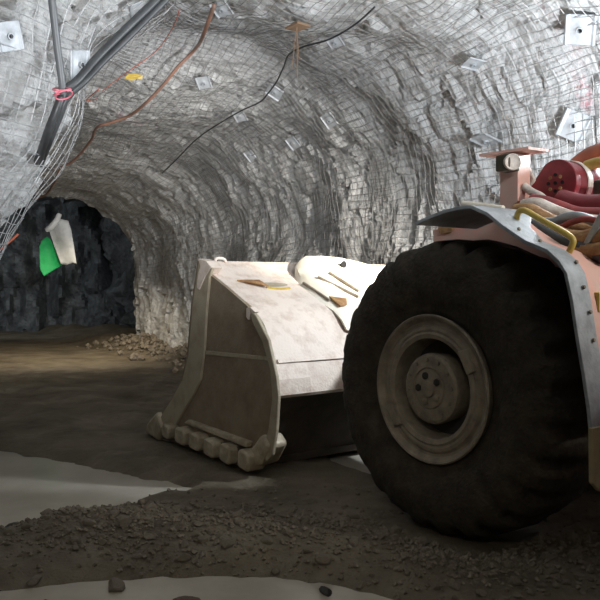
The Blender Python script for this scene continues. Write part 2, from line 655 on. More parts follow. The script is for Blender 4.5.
# ------------------------------------------------------------------ wire mesh sheets
def sheet(name, fn, ar, br, m, label, step=.1, rad=.0038, sub=.07, seed=0, bolts=1.2):
    """fn(a,b)->(P,n): wires along both directions"""
    b = MB()
    rv = Vector((seed * 3.7, seed * 1.3, 2.0))
    def pt(a, c, h):
        P0, n = fn(a, c)
        sag = .035 + .05 * abs(math.sin(a * math.pi / bolts) * math.sin(c * math.pi / bolts)) + .05 * noise.noise(Vector((a, c, seed)) * 1.7)
        wv = nvec(P0 * 2.2 + rv) * .055 + nvec(P0 * 6 + rv) * .014
        return P0 - n * (max(sag, .012) + h) + wv, n
    def wire(pts):
        o = len(b.v)
        N = len(pts)
        for i, (p, n) in enumerate(pts):
            t = (pts[min(i + 1, N - 1)][0] - pts[max(i - 1, 0)][0]).normalized()
            s = t.cross(n).normalized()
            r = rad
            b.v += [tuple(p + s * r), tuple(p - n * r), tuple(p - s * r), tuple(p + n * r)]
        for i in range(N - 1):
            for k in range(4):
                k2 = (k + 1) % 4
                b.f.append((o + i * 4 + k, o + i * 4 + k2, o + i * 4 + 4 + k2, o + i * 4 + 4 + k))
    for a in frange(ar[0], ar[1], step):
        wire([pt(a, c, 0) for c in frange(br[0], br[1], sub)])
    for c in frange(br[0], br[1], step):
        wire([pt(a, c, .006) for a in frange(ar[0], ar[1], sub)])
    me = bpy.data.meshes.new(name)
    me.from_pydata(b.v, [], b.f)
    me.materials.append(m)
    o = bpy.data.objects.new(name, me)
    C.objects.link(o)
    return tag(o, label, 'wire mesh', 'wire mesh sheets on the rock')

def fA(a, c): return arch_s(a, c)
def rotsheet(ang, a0, c0):
    ca, sa = math.cos(ang), math.sin(ang)
    def f(a, c):
        return arch_s(a0 + a * ca - c * sa, max(.05, c0 + a * sa + c * ca))
    return f
QT = L1 + L2
sheet('wire_mesh', fA, (3.0, 8.3), (.9, L1 + 1.9), M['wire'], 'wire mesh sheet on the bright right wall behind the loader', seed=1)
sheet('wire_mesh', fA, (7.9, 12.9), (1.5, L1 + 1.8), M['wire'], 'wire mesh sheet on the grey right wall above the bucket', seed=2)
sheet('wire_mesh', fA, (12.5, 17.6), (2.2, QT + 2.6), M['wire'], 'wire mesh sheet over the far roof nearest the dark end', seed=3)
sheet('wire_mesh', rotsheet(R(3), 2.2, L1 + 1.5), (0, 6.0), (0, 6.6), M['wire'], 'wire mesh sheet across the near roof at the top of the picture', seed=4)
sheet('wire_mesh', rotsheet(R(-3), 7.7, L1 + 1.5), (0, 5.3), (0, 5.2), M['wire'], 'wire mesh sheet on the middle roof beyond the hanging timber plate', seed=5)
sheet('wire_mesh', rotsheet(R(14), 7.4, QT + .4), (0, 2.6), (0, 2.3), M['wire_light'], 'loose overlapping piece of wire mesh on the roof beside the black pipes', seed=6, step=.09)

# on the left pillar
acc = [0.0]
for p0, p1 in zip(PP, PP[1:]):
    acc.append(acc[-1] + math.hypot(p1[0] - p0[0], p1[1] - p0[1]))
i0 = next(i for i, p in enumerate(PP) if p[0] < 9.5)
aS, aE = acc[i0], acc[-1]
import bisect
def fP(a, z):
    i = max(0, min(len(PP) - 2, bisect.bisect_right(acc, a) - 1))
    k = (a - acc[i]) / (acc[i + 1] - acc[i])
    p = tuple(PP[i][j] * (1 - k) + PP[i + 1][j] * k for j in range(4))
    P, n = pil_pt(p, z, False)
    return P, -n
sheet('wire_mesh', fP, (aS, aS + 6.2), (1.45, 4.1), M['wire_light'], 'pale wire mesh sheet wrapped round the left rock corner', seed=7, step=.08, rad=.0036)

# ------------------------------------------------------------------ rock bolt plates
def bolt_plate(x, y, size, rot, label, off=.075, tilt=0):
    if 100 < x < 480: size *= .72
    p, n = rockhit(x, y, off)
    root = empty('rock_bolt_plate', p)
    n = (n * (.45 if x > 500 else .7) - ray(x, y).normalized() * (.55 if x > 500 else .3)).normalized() if tilt == 0 else n
    q = n.to_track_quat('Z', 'Y')
    root.rotation_mode = 'QUATERNION'
    root.rotation_quaternion = q @ Matrix.Rotation(rot, 4, 'Z').to_quaternion() @ Matrix.Rotation(tilt, 4, 'X').to_quaternion()
    h = size / 2
    b = MB()
    # dished square plate with two folded edges
    NS = 16
    vs = []
    for k in range(-NS, NS + 1):
        for j in range(-NS, NS + 1):
            X, Y = k / NS, j / NS
            r = math.hypot(X, Y)
            z = .018 * math.exp(-(r / .38) ** 2) + (.016 * sstep(.72, .86, abs(X)) * (1 - .6 * sstep(.86, 1, abs(X))))
            vs.append((X * h, Y * h, z * size / .25))
    n1 = 2 * NS + 1
    fs = []
    for k in range(n1 - 1):
        for j in range(n1 - 1):
            if math.hypot((k + .5) / NS - 1, (j + .5) / NS - 1) < .16:
                continue
            fs.append((k * n1 + j, k * n1 + j + 1, (k + 1) * n1 + j + 1, (k + 1) * n1 + j))
    b.add(vs, fs)
    o = b.build('plate', M['galv'], root, smooth=True)
    sd = o.modifiers.new('solid', 'SOLIDIFY')
    sd.thickness = .006
    b = MB()
    rr = h * .17
    b.lathe([(rr * 1.35, .012), (rr * 1.35, .03), (rr * .95, .03), (rr * .95, -.06)], (0, 0, 0), (0, 0, 1), (1, 0, 0), 20)
    b.build('bolt_collar', M['galv'], root, smooth=True)
    b = MB()
    b.lathe([(rr * .95, -.01), (.0005, -.012)], (0, 0, 0), (0, 0, 1), (1, 0, 0), 16)
    b.build('bolt_bore', M['hole'], root)
    return tag(root, label, 'rock bolt plate', 'rock bolt plates')
bolt_plate(586, 22, .28, R(-14), 'large galvanised bolt plate with raised edges, high at the top right corner', .10)
bolt_plate(578, 125, .275, R(-28), 'square galvanised bolt plate turned like a diamond above the red motor')
bolt_plate(494, 138, .27, R(5), 'bolt plate seen nearly edge-on on the wall left above the lamp post', .13, R(58))
bolt_plate(477, 55, .27, R(30), 'bolt plate on the roof bend between the lamp post and the top edge', .13, R(25))
bolt_plate(335, 35, .24, R(20), 'bolt plate on the roof just right of the hanging timber plate')
bolt_plate(277, 88, .30, R(40), 'wide bolt plate on the roof beside the thin black cable')
bolt_plate(241, 112, .27, R(10), 'bolt plate on the roof below the black cable, left of the wide plate')
bolt_plate(332, 117, .27, R(20), 'bolt plate at the roof edge to the right of the middle pair')
bolt_plate(296, 140, .27, R(20), 'lower bolt plate where the roof turns down above the bucket guard')
bolt_plate(253, 153, .25, R(25), 'small dim bolt plate low on the far roof bend')
bolt_plate(204, 78, .27, R(12), 'bolt plate on the roof right of the orange cable')
bolt_plate(66, 62, .22, R(15), 'bolt plate framed between the grey pipe and the black hose', .12)
bolt_plate(134, 4, .28, R(50), 'bolt plate at the top edge above the black hose')
bolt_plate(2, 36, .2, R(20), 'bolt plate cut by the left edge on the rock corner')
bolt_plate(222, 2, .26, R(20), 'bolt plate at the very top right of the orange cable end')

# ------------------------------------------------------------------ pipes and cables under the roof
def cable(name, px, r, m, label, cat, off=.14, n=10, per=8, jit=0):
    pts = [rockhit(x, y, o if (o := (q[0] if q else off)) else off)[0] for x, y, *q in px]
    b = MB()
    b.tube(spline(pts, per), r, n)
    o = b.build(name, m, smooth='all')
    return tag(o, label, cat)

def lift(px, label, name, r, m, cat, n=10, per=8, parts=None):
    """px: (x, y, distance along the view axis)"""
    b = MB()
    b.tube(spline([on_d(*p) for p in px], per), r, n)
    return tag(b.build(name, m, smooth='all'), label, cat)
lift([(178, -22, 6.1), (150, 6, 6.0), (122, 33, 5.9), (98, 57, 5.8), (78, 80, 5.7), (64, 92, 5.65), (56, 112, 5.65), (48, 132, 5.75), (41, 152, 6.1), (33, 172, 6.8)], 'thick black hose along the roof edge, upper of the pair', 'hose', .033, M['pipe'], 'hose')
lift([(184, -18, 6.1), (156, 10, 6.02), (128, 38, 5.92), (104, 61, 5.82), (84, 82, 5.72), (68, 97, 5.68), (60, 116, 5.72), (51, 138, 5.85), (44, 156, 6.2), (36, 176, 6.9)], 'black hose strapped directly beneath the thick upper hose', 'hose', .025, M['pipe'], 'hose')
lift([(49, -20, 5.3), (53, 10, 5.35), (57, 45, 5.45), (61, 75, 5.52), (63, 94, 5.58)], 'straight dark grey pipe hanging down the left rock corner', 'pipe', .027, M['pipe_grey'], 'pipe')
b = MB()
for k in range(3):
    c = on_d(61 + k * 1.5, 89 + k * 3, 5.56)
    b.tube([c + Vector((math.cos(a) * .06, math.sin(a) * .06, math.sin(a + k) * .025)) for a in [i / 14 * 2 * math.pi for i in range(15)]], .006, 6)
b.tube([on_d(59, 90, 5.5), on_d(56, 93, 5.5)], .005, 6)
tag(b.build('cable_tie', M['pinktie']), 'pink tie binding the grey pipe to the black hoses', 'cable tie')
cable('cable', [(216, -10), (205, 18), (195, 36), (178, 56), (163, 75), (147, 92), (130, 105), (112, 112), (99, 117), (90, 130), (82, 145), (72, 154), (59, 160), (53, 174), (47, 188), (36, 192)], .021, M['cable_or'], 'long orange-brown cable sagging across the roof to the left corner', 'cable', .16)
cable('cable', [(170, -6), (164, 14), (150, 38), (133, 58), (118, 70), (104, 80)], .005, M['cable_red'], 'thin red-orange cord beside the black hoses', 'cord', .16)
cable('cable', [(372, -8), (352, 10), (328, 24), (305, 32), (293, 42), (288, 56), (280, 72), (270, 84), (262, 92), (240, 103), (212, 118), (196, 132), (178, 152), (164, 166)], .010, M['black_hose'], 'thin black cable crossing the roof under the timber plate', 'cable', .15)
cable('cable', [(75, 85), (85, 86), (95, 85)], .006, M['cable_red'], 'short bright red cord end just right of the hose bend', 'cord', .2)
cable('cord', [(0, 250), (8, 243), (14, 238), (18, 234)], .010, M['cable_red'], 'orange cord end poking from the low left rock edge', 'cord', .1)

# hanging timber plate with wires
p, n = rockhit(297, 11, .14)
tp = empty('timber_plate', p)
b = MB()
q = n.to_track_quat('Z', 'Y').to_matrix()
def tq(x, y, z): return q @ Vector((x, y, z))
b.prism([tq(-.12, -.03, 0), tq(.0, -.10, 0), tq(.13, -.01, 0), tq(.02, .09, 0)], tq(0, 0, .022))
b.build('board', M['wood'], tp, bevel=.003)
for dx, L in ((-.05, .42), (.005, .50), (.02, .33)):
    b = MB()
    b.tube(spline([(0, 0, .0), (dx * .5, 0, -L * .5), (dx, 0, -L)], 5), .004, 6)
    b.build('strand', M['wood'], tp, smooth='all')
tag(tp, 'square brown timber plate with loose strands hanging from the roof', 'timber plate')

# yellow tag
p, n = rockhit(134, 63, .2)
n = (n * .3 - ray(134, 63).normalized() * .7).normalized()
b = MB()
q = n.to_track_quat('Z', 'Y').to_matrix()
b.prism([p + q @ Vector(v) for v in ((-.11, -.03, 0), (-.02, -.055, .01), (.05, -.02, .02), (.11, -.03, .01), (.12, .02, 0), (.02, .04, .015), (-.06, .03, .01))], n * .012)
tag(b.build('marker_tag', M['yellow']), 'small crumpled yellow tag on the roof mesh', 'tag')

# torn cloths
def cloth(name, outline, Y, m, label, bulge, seed):
    pts = [on_d(x, y, Y) for x, y in outline]
    import bmesh
    bm = bmesh.new()
    vs = [bm.verts.new(p) for p in pts]
    f = bm.faces.new(vs)
    bmesh.ops.triangulate(bm, faces=[f])
    for _ in range(4):
        bmesh.ops.subdivide_edges(bm, edges=bm.edges[:], cuts=1, use_grid_fill=True)
    fw = ray(60, 240).normalized()
    for v in bm.verts:
        c = v.co
        w = .10 * math.sin((c.x * .9 + c.z * .35) * 9 + seed) + .09 * noise.noise(c * 2.6 + Vector((seed, 0, 0)))
        v.co = c + fw * w * bulge
    me = bpy.data.meshes.new(name)
    bm.to_mesh(me)
    bm.free()
    me.materials.append(m)
    me.polygons.foreach_set('use_smooth', [True] * len(me.polygons))
    o = bpy.data.objects.new(name, me)
    C.objects.link(o)
    sd = o.modifiers.new('solid', 'SOLIDIFY')
    sd.thickness = .012
    tag(o, label, 'cloth')
    return o
cw = cloth('hanging_cloth', [(49.5, 231), (54, 227), (60, 219), (68, 221), (71, 230), (74, 247), (76.5, 263.5), (73, 262.5), (67, 265), (61, 264), (55, 248)], 17.0, M['cloth_w'], 'torn white cloth sheet hanging from the far roof', 1.0, 1)
b = MB()
b.tube(spline([on_d(46.5, 230, 16.9), on_d(51, 227, 16.85), on_d(56, 221.5, 16.85), on_d(59.5, 214, 16.9)], 6), [.05 + .02 * math.sin(i / 18 * 3.1) for i in range(19)], 10)
b.build('rolled_edge', M['cloth_w'], cw, smooth='all')
b = MB()
b.tube([on_d(59.5, 214, 16.9), on_d(60, 205, 16.95), on_d(60, 196, 17)], .012, 6)
b.build('cord', M['black_hose'], cw)
cloth('hanging_cloth', [(39.5, 246), (42, 240), (47, 236.5), (51, 240), (56, 250), (62.5, 265), (54, 270), (44, 276), (40.5, 270), (39.5, 258)], 17.15, M['cloth_g'], 'bright green cloth hanging behind the white cloth', .9, 2.5)

# ------------------------------------------------------------------ loader
LD = empty('mine_loader', W, math.atan2(DU.y, DU.x))
tag(LD, 'low underground mine loader with cream bucket, dark tyre and red engine parts', 'loader')

# ---- wheel
OUT = Vector((0, 1, 0))   # outboard in local axes (y = -v)
def wheel(v0, sgn, parent):
    """v0: v of the outer face; sgn +1: outer face looks outboard (-v)"""
    ax = OUT * sgn
    cen = m3(0, v0, .885)
    up = Vector((0, 0, 1))
    def tw(j, a, r, h):
        e = .006 * noise.noise(Vector((math.cos(a) * 3, math.sin(a) * 3, j * .6)))
        lug = 0
        if r > .83:
            k = (a * 26 / (2 * math.pi) + .25 * (1 if h < -.35 else 0)) % 1.0
            g = sstep(.0, .1, k) * (1 - sstep(.62, .72, k))
            lug = -.05 * (1 - g) * (1 if -.24 < h < -.02 or -.7 < h < -.46 else .15)
            lug += .02 * noise.noise(Vector((math.cos(a) * 9, math.sin(a) * 9, h * 9)))
        dh = 0
        if .52 < r < .86:
            dh = .006 * noise.noise(Vector((math.cos(a) * 6, math.sin(a) * 6, r * 8)))
            if .70 < r:
                k = (a * 26 / (2 * math.pi)) % 1.0
                dh += -.008 * (1 - sstep(.0, .1, k) * (1 - sstep(.62, .72, k)))
        return (e + lug, dh)
    prof = [(.40, -.62), (.44, -.68), (.56, -.71), (.68, -.70), (.78, -.67), (.845, -.62), (.872, -.56), (.88, -.50), (.885, -.44), (.89, -.36), (.89, -.28), (.885, -.20), (.878, -.13), (.868, -.085), (.848, -.045), (.815, -.012), (.775, .012), (.72, .030), (.66, .035), (.60, .030), (.555, .018), (.52, .004), (.495, -.01), (.47, -.012), (.45, -.02), (.43, -.035)]
    b = MB().lathe(prof, cen, ax, up, 208, tw)
    ty = b.build('tyre', M['tyre'], parent, smooth='all')
    b = MB().lathe([(.40, -.60), (.425, -.03), (.444, .012), (.436, .022), (.425, .018), (.40, -.012), (.385, -.016), (.37, .0), (.352, .004), (.338, .0), (.325, .008), (.30, .0), (.295, -.02), (.285, -.16), (.20, -.17)], cen, ax, up, 96)
    rm = b.build('rim', M['rim'], ty, smooth=True, angle=25)
    b = MB().lathe([(.284, -.15), (.12, -.155), (.001, -.155)], cen, ax, up, 48)
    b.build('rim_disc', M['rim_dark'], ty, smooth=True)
    b = MB().lathe([(.20, -.15), (.212, -.03), (.205, -.004), (.19, .006), (.15, .010), (.128, .012), (.124, .004), (.118, .004), (.112, .014), (.05, .016), (.046, .028), (.0005, .03)], cen, ax, up, 72)
    hb = b.build('hub', M['rim'], ty, smooth=True, angle=25)
    side = ax.cross(up)
    for k in range(5):
        a = 2 * math.pi * k / 5 + .3
        e = up * math.cos(a) + side * math.sin(a)
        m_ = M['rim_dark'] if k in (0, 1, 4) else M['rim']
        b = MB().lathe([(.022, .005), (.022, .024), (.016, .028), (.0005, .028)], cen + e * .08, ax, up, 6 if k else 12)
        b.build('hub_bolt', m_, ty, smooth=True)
    for k in range(12):
        a = 2 * math.pi * k / 12 + .1
        e = up * math.cos(a) + side * math.sin(a)
        b = MB().lathe([(.011, .0), (.011, .018), (.0005, .018)], cen + e * .172, ax, up, 6)
        b.build('lug_nut', M['rim'], ty)
    for a in (R(57), R(236)):
        e = up * math.cos(a) - side * math.sin(a) * 1
        tn = ax.cross(e)
        c = cen + e * .345 + ax * .002
        b = MB()
        b.prism([c + e * x + tn * y for x, y in ((-.035, -.07), (.02, -.075), (.03, .06), (-.025, .075))], ax * .028)
        b.build('rim_clamp', M['rim'], ty, bevel=.006)
    return ty
wheel(0, 1, LD)
wheel(2.3, -1, LD)
b = MB()
b.tube([m3(0, .2, .885), m3(0, 2.1, .885)], .16, 20)
b.tube([m3(0, .85, .885), m3(0, 1.45, .885)], .28, 20)
b.build('axle', M['rim'], LD, smooth=True)

# ---- bucket
BW = 2.3
shell = [(1.99, .03), (1.80, .085), (1.66, .19), (1.60, .34), (1.572, .52), (1.565, .66), (1.59, .82), (1.635, .955), (1.70, 1.085), (1.785, 1.20), (1.87, 1.275), (1.96, 1.335), (2.10, 1.40), (2.32, 1.50), (2.56, 1.60), (2.745, 1.715)]
front = [(2.86, 1.32), (2.94, .87), (3.05, .64), (3.20, .47), (3.41, .31), (3.60, .135), (3.58, .05)]
sidep = shell + front
shell = [(2.02, .03), (1.93, .25), (1.80, .45), (1.66, .585), (1.585, .635)] + shell[5:]
b = MB()
TH = .035
inner = []
for i, (u, z) in enumerate(shell):
    a = Vector(shell[max(i - 1, 0)])
    c = Vector(shell[min(i + 1, len(shell) - 1)])
    t = (c - a).normalized()
    nrm = Vector((t.y, -t.x))
    inner.append((u + nrm.x * TH, z + nrm.y * TH))
ring = shell[4:] + inner[4:][::-1]
b.prism([m3(u, .03, z) for u, z in ring], m3(0, BW - .06, 0))
bk = b.build('bucket', M['bucket'], LD, smooth=True, angle=30)
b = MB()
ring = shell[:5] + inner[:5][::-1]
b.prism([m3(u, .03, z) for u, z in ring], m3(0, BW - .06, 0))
b.build('shaded_heel_plate', M['heel_shade'], bk, smooth=True, angle=30)  # split off so the lower shell can carry the painted shade
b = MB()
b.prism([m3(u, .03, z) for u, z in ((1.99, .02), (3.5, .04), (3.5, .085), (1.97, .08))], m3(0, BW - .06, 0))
b.build('bucket_floor', M['heel_shade'], bk)  # floor edge darkened with the same painted shade
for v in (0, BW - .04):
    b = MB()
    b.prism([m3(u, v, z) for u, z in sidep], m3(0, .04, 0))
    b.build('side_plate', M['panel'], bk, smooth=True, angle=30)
# raised strips on the outboard side plate
frontstrip = [(199, 259), (192, 308), (188, 356), (182, 380), (172, 398), (164, 411), (154, 427), (157, 434), (176, 424), (180, 416), (192, 396), (200, 380), (204, 348), (206, 310), (209, 277), (212, 268)]
def raised(px, v, th, name, m, bevel=.008):
    b = MB()
    b.prism([m3(*(lambda q: (q[0], v, q[1]))(uv(x, y, v))) for x, y in px], m3(0, th, 0))
    return b.build(name, m, bk, bevel=bevel)
raised(frontstrip, -.022, .03, 'cutter_strip', M['side'])
raised([(249, 308), (256, 316), (268, 340), (276, 376), (278, 396), (276, 430), (272, 455), (266, 462), (262, 452), (268, 430), (272, 398), (270, 370), (262, 342), (252, 322)], -.022, .03, 'rear_strip', M['side'])
raised([(183, 423), (187, 420), (248, 442), (246, 448)], -.045, .06, 'wear_bar', M['bucket_edge'], .012)
raised([(205, 350.5), (205, 354.5), (271, 361), (271, 357)], -.006, .01, 'side_seam', M['side'], .002)
# seam across the shell
b = MB()
sp = [(1.602, .905), (1.616, .955)]
b.prism([m3(u - .012, .05, z) for u, z in ((1.610, .905), (1.628, .93), (1.64, .93), (1.63, .90))], m3(0, BW - .1, 0))
b.build('weld_seam', M['bucket'], bk)
b = MB()
b.prism([m3(u - .008, .03, z) for u, z in ((1.565, .66), (1.575, .78), (1.60, .85), (1.62, .9), (1.64, .9), (1.60, .78), (1.58, .66))], m3(0, .30, 0))
b.build('wear_patch', M['bucket'], bk)
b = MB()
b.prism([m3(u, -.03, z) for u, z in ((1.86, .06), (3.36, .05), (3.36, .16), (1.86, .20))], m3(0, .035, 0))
b.build('shroud_gap_shade', M['heel_shade'], bk)  # dark strip added as shade behind the gaps between shrouds
# shrouds along the lower edge
for px, w, hh in (((164, 432.5), 8, 15), ((178, 437.5), 12, 18), ((192, 443), 12, 18.5), ((207, 449.5), 12.5, 20), ((223, 455.5), 13, 21), ((241.5, 462), 14, 22)):
    x, y = px
    pts = []
    for dx, dy in ((-.46, -.62), (-.30, -.75), (.34, -.52), (.5, -.36), (.5, .42), (.36, .62), (-.3, .36), (-.5, .16)):
        pts.append(uv(x + dx * w * .78, y + dy * hh * .78 - (0), -.12))
    b = MB()
    b.prism([m3(u, -.115, max(z, .012)) for u, z in pts], m3(0, .17, 0))
    b.build('shroud', M['bucket_edge'], bk, bevel=.018, smooth=True)
b = MB()
P = [m3(1.60, -.05, .28), m3(1.72, -.05, .12), m3(1.9, -.05, .05), m3(1.92, -.05, .17), m3(1.8, -.05, .26), m3(1.7, -.05, .36)]
b.prism(P, m3(0, .2, 0))
b.build('heel_casting', M['bucket_edge'], bk, bevel=.03, smooth=True)
b = MB()
b.prism([m3(3.66, -.05, .15), m3(3.68, -.05, .06), m3(3.42, -.05, .02), m3(3.34, -.05, .16), m3(3.44, -.05, .30)], m3(0, .12, 0))
b.build('tip_casting', M['bucket_edge'], bk, bevel=.025, smooth=True)
# cutting lip across the front
b = MB()
b.prism([m3(u, .0, z) for u, z in ((3.3, .03), (3.75, .03), (3.78, .05), (3.3, .12))], m3(0, BW, 0))
b.build('cutting_lip', M['bucket_edge'], bk)
# top corner wing + lugs
b = MB()
b.prism([m3(*(lambda q: (q[0], -.03, q[1]))(uv(x, y, -.03))) for x, y in ((197.5, 258.5), (206, 261), (211, 267), (205, 276), (199, 290), (196.5, 288), (197.5, 275), (200, 266))], m3(0, .12, 0))
b.build('corner_wing', M['bucket'], bk, bevel=.006)
b = MB()
b.tube(spline([m3(2.72, .16, 1.70), m3(2.72, .18, 1.735), m3(2.72, .25, 1.735), m3(2.72, .28, 1.70)], 5), .014, 8)
b.build('lifting_eye', M['bucket'], bk, smooth='all')
b = MB()
b.prism([m3(*(lambda q: (q[0], -.02, q[1]))(uv(x, y, -.02))) for x, y in ((246, 308), (250, 307), (255, 312), (250, 314), (248, 320), (246, 317))], m3(0, .05, 0))
b.build('edge_lug', M['bucket'], bk, bevel=.004)
# torn flap in the top plate
def on_shell(v, u):
    for (u0, z0), (u1, z1) in zip(shell[8:], shell[9:]):
        if u0 <= u <= u1:
            return m3(u, v, z0 + (z1 - z0) * (u - u0) / (u1 - u0) + .004)
b = MB()
cv, cu = .42, 2.32
hole = [on_shell(cv + .17 * math.cos(a) + .08, cu + .04 * math.sin(a)) for a in [i / 14 * 2 * math.pi for i in range(14)]]
b.prism(hole, Vector((0, 0, .002)))
b.build('slot', M['side'], bk)
b = MB()
b.prism([on_shell(cv - .24, cu + .07), on_shell(cv - .02, cu + .05) + Vector((0, 0, .01)), on_shell(cv - .02, cu - .09) + Vector((0, 0, .02)), on_shell(cv - .12, cu - .05) + Vector((0, 0, .035))], Vector((0, 0, .012)))
b.build('torn_flap', M['tan_hose'], bk)
b = MB()
b.tube(spline([on_shell(cv - .02, cu - .06), on_shell(cv + .1, cu - .085), on_shell(cv + .22, cu - .07)], 5), .012, 6)
b.build('flap_edge', M['yellow'], bk)
# rear guard bracket: warped thick plate
top_px = [(296, 284, 2.42), (296.5, 267, 2.52), (301, 260.5, 2.55), (307, 256, 2.55), (324, 256, 2.5), (342, 258, 2.45), (360, 262, 2.38), (380, 268, 2.3), (400, 277, 2.2)]
low_px = [(297, 290, 2.28), (308, 296, 2.15), (320, 302, 2.0), (334, 311, 1.85), (342, 320, 1.74), (347, 330, 1.69), (356, 332, 1.66), (372, 335, 1.62), (390, 340, 1.6)]
def gp(x, y, u):
    v, z = uu(x, y, u)
    return m3(u, v, z)
A = [gp(*p) for p in top_px]
B = [gp(*p) for p in low_px]
b = MB()
vs, fs = [], []
n = len(A)
K = 6
for dd in (0, .025):
    for i in range(n):
        for k in range(K + 1):
            vs.append(A[i].lerp(B[i], k / K) + Vector((dd, 0, 0)))
for i in range(n - 1):
    for k in range(K):
        q = (i * (K + 1) + k, i * (K + 1) + k + 1, (i + 1) * (K + 1) + k + 1, (i + 1) * (K + 1) + k)
        fs.append(q)
        o2 = n * (K + 1)
        fs.append(tuple(j + o2 for j in q[::-1]))
per = [k for k in range(K + 1)] + [i * (K + 1) + K for i in range(1, n)] + [(n - 1) * (K + 1) + k for k in range(K - 1, -1, -1)] + [i * (K + 1) for i in range(n - 2, 0, -1)]
o2 = n * (K + 1)
for a_, c_ in zip(per, per[1:] + per[:1]):
    fs.append((a_, c_, c_ + o2, a_ + o2))
b.add(vs, fs)
gd = b.build('rear_guard', M['dust_white'], bk, smooth=True, angle=30)
def gsurf(x, y):
    """point on the guard under pixel"""
    best = None
    for i in range(n):
        for k in range(25):
            p = A[i].lerp(B[i], k / 24)
            w_ = wm(p.x, -p.y, p.z)
            c_, s_ = math.cos(PIT), math.sin(PIT)
            q = w_ - CAM
            zz = q.y * c_ - q.z * s_
            yy = q.y * s_ + q.z * c_
            X, Y = 300 + F * q.x / zz, 300 - F * yy / zz
            d_ = (X - x) ** 2 + (Y - y) ** 2
            if best is None or d_ < best[0]:
                best = (d_, p)
    return best[1]
for L in ([(304, 283), (330, 301)], [(318, 276), (352, 296)], [(331, 273), (361, 292)]):
    p0, p1 = gsurf(*L[0]), gsurf(*L[1])
    b = MB()
    b.tube([p0 + Vector((-.012, .006, .006)), p1 + Vector((-.012, .006, .006))], .013, 6)
    b.build('guard_rib', M['rim'], bk)
p = gsurf(350.5, 266)
b = MB().lathe([(.034, .0), (.034, .03), (.0005, .03)], p + Vector((.0, 0, 0)), Vector((-.9, .2, .5)), Vector((0, 0, 1)), 16)
b.build('guard_hole', M['hole'], bk)
b = MB()
ps = [gsurf(x, y) + Vector((-.012, 0, .012)) for x, y in ((331, 298), (346, 300), (349, 307), (341, 307))]
b.prism(ps, (-.01, 0, .01))
b.build('rust_patch', M['tan_hose'], bk)

# ---- boom
b = MB()
b.prism([m3(u, .95, z) for u, z in ((1.85, .75), (1.7, 1.05), (.9, 1.28), (.1, 1.5), (-.1, 1.35), (.0, 1.1), (.9, .85), (1.6, .55))], m3(0, .4, 0))
b.build('boom', M['bucket'], LD, bevel=.02)

# ---- fender: grey steel strip
fpx = [(415, 222), (428, 216), (443, 210), (457, 206.5), (471, 205), (487, 212), (503, 225), (525, 240), (547, 249), (559, 260), (567, 273), (573, 300), (579, 340), (585, 375), (590, 410), (592, 432)]
fprof = [uv(x, y, -.05) for x, y in fpx]
b = MB()
TF = .02
n = len(fprof)
vs, fs = [], []
for i, (u, z) in enumerate(fprof):
    wv = .55 if i <= 4 else (.55 - .39 * min(1, (i - 4) / 2.5))
    a = Vector(fprof[max(i - 1, 0)])
    c = Vector(fprof[min(i + 1, n - 1)])
    t = (c - a).normalized()
    nr = Vector((t.y, -t.x))
    if nr.y > 0: nr = -nr
    if i > 9: nr = Vector((1, 0))
    zt = 0.0
    vs += [m3(u, -.05, z), m3(u, -.05 + wv, z + zt), m3(u + nr.x * TF, -.05 + wv, z + nr.y * TF), m3(u + nr.x * TF, -.05, z + nr.y * TF)]
for i in range(n - 1):
    for k in range(4):
        k2 = (k + 1) % 4
        fs.append((i * 4 + k, i * 4 + k2, i * 4 + 4 + k2, i * 4 + 4 + k))
fs += [(0, 1, 2, 3), tuple((n - 1) * 4 + k for k in (3, 2, 1, 0))]
b.add(vs, fs)
fe = b.build('fender', M['fender'], LD, smooth=True, bevel=.003)
# rivets
for x, y in ((576.5, 262), (584, 287), (590.5, 312), (594, 340), (519, 229), (540, 241)):
    v = .07
    pr = None
    # walk v until the profile is met
    for k in range(60):
        vv = -.05 + k * .004
        u, z = uv(x, y, vv)
        for (u0, z0), (u1, z1) in zip(fprof, fprof[1:]):
            if min(z0, z1) <= z <= max(z0, z1) + 1e-6 and abs(z0 - z1) > 1e-4:
                ui = u0 + (u1 - u0) * (z - z0) / (z1 - z0)
                if abs(ui - u) < .012:
                    pr = (u, vv, z)
        if pr: break
    if pr:
        b = MB().lathe([(.011, -.004), (.009, .006), (.0005, .008)], m3(*pr), Vector((-1, 0, .25)), Vector((0, 1, 0)), 10)
        b.build('rivet', M['rim'], fe, smooth=True)
# mud flap below the strip
b = MB()
u0, z0 = uv(591, 432, -.05)
b.prism([m3(u0 - .015, -.06, z0 + .02), m3(u0 - .015, .16, z0 + .02), m3(u0 - .02, .16, z0 - .27), m3(u0 - .02, .0, z0 - .29), m3(u0 - .02, -.06, z0 - .24)], (.025, 0, 0))
b.build('mud_flap', M['flap'], LD, bevel=.004)
# pink wheel arch plate inboard of the strip
apx = [(471, 205), (487, 212), (503, 225), (525, 240), (547, 249), (559, 260), (567, 273), (573, 300), (579, 340), (585, 375), (590, 410)]
ap = [uv(x, y, -.05) for x, y in apx]
b = MB()
b.prism([m3(u + .012, .11, z - .008) for u, z in ap] + [m3(u + .05, .11, z - .03) for u, z in ap[::-1]], m3(0, .75, 0))
b.build('wheel_arch', M['pink'], LD, smooth=True)
b = MB()
u, z = uv(597, 302, .20)
b.box(m3(u - .03, .30, z - .05), m3(u + .01, .17, z + .05))
b.build('marker_block', M['yellow'], LD, bevel=.006)
b = MB()
u, z = uv(593, 276, .2)
b.prism([m3(-.855, .20, 1.62), m3(-.855, .24, 1.62), m3(-.905, .27, 1.44), m3(-.905, .23, 1.44)], (.02, 0, 0))
b.build('pale_decal', M['white_hose'], LD)

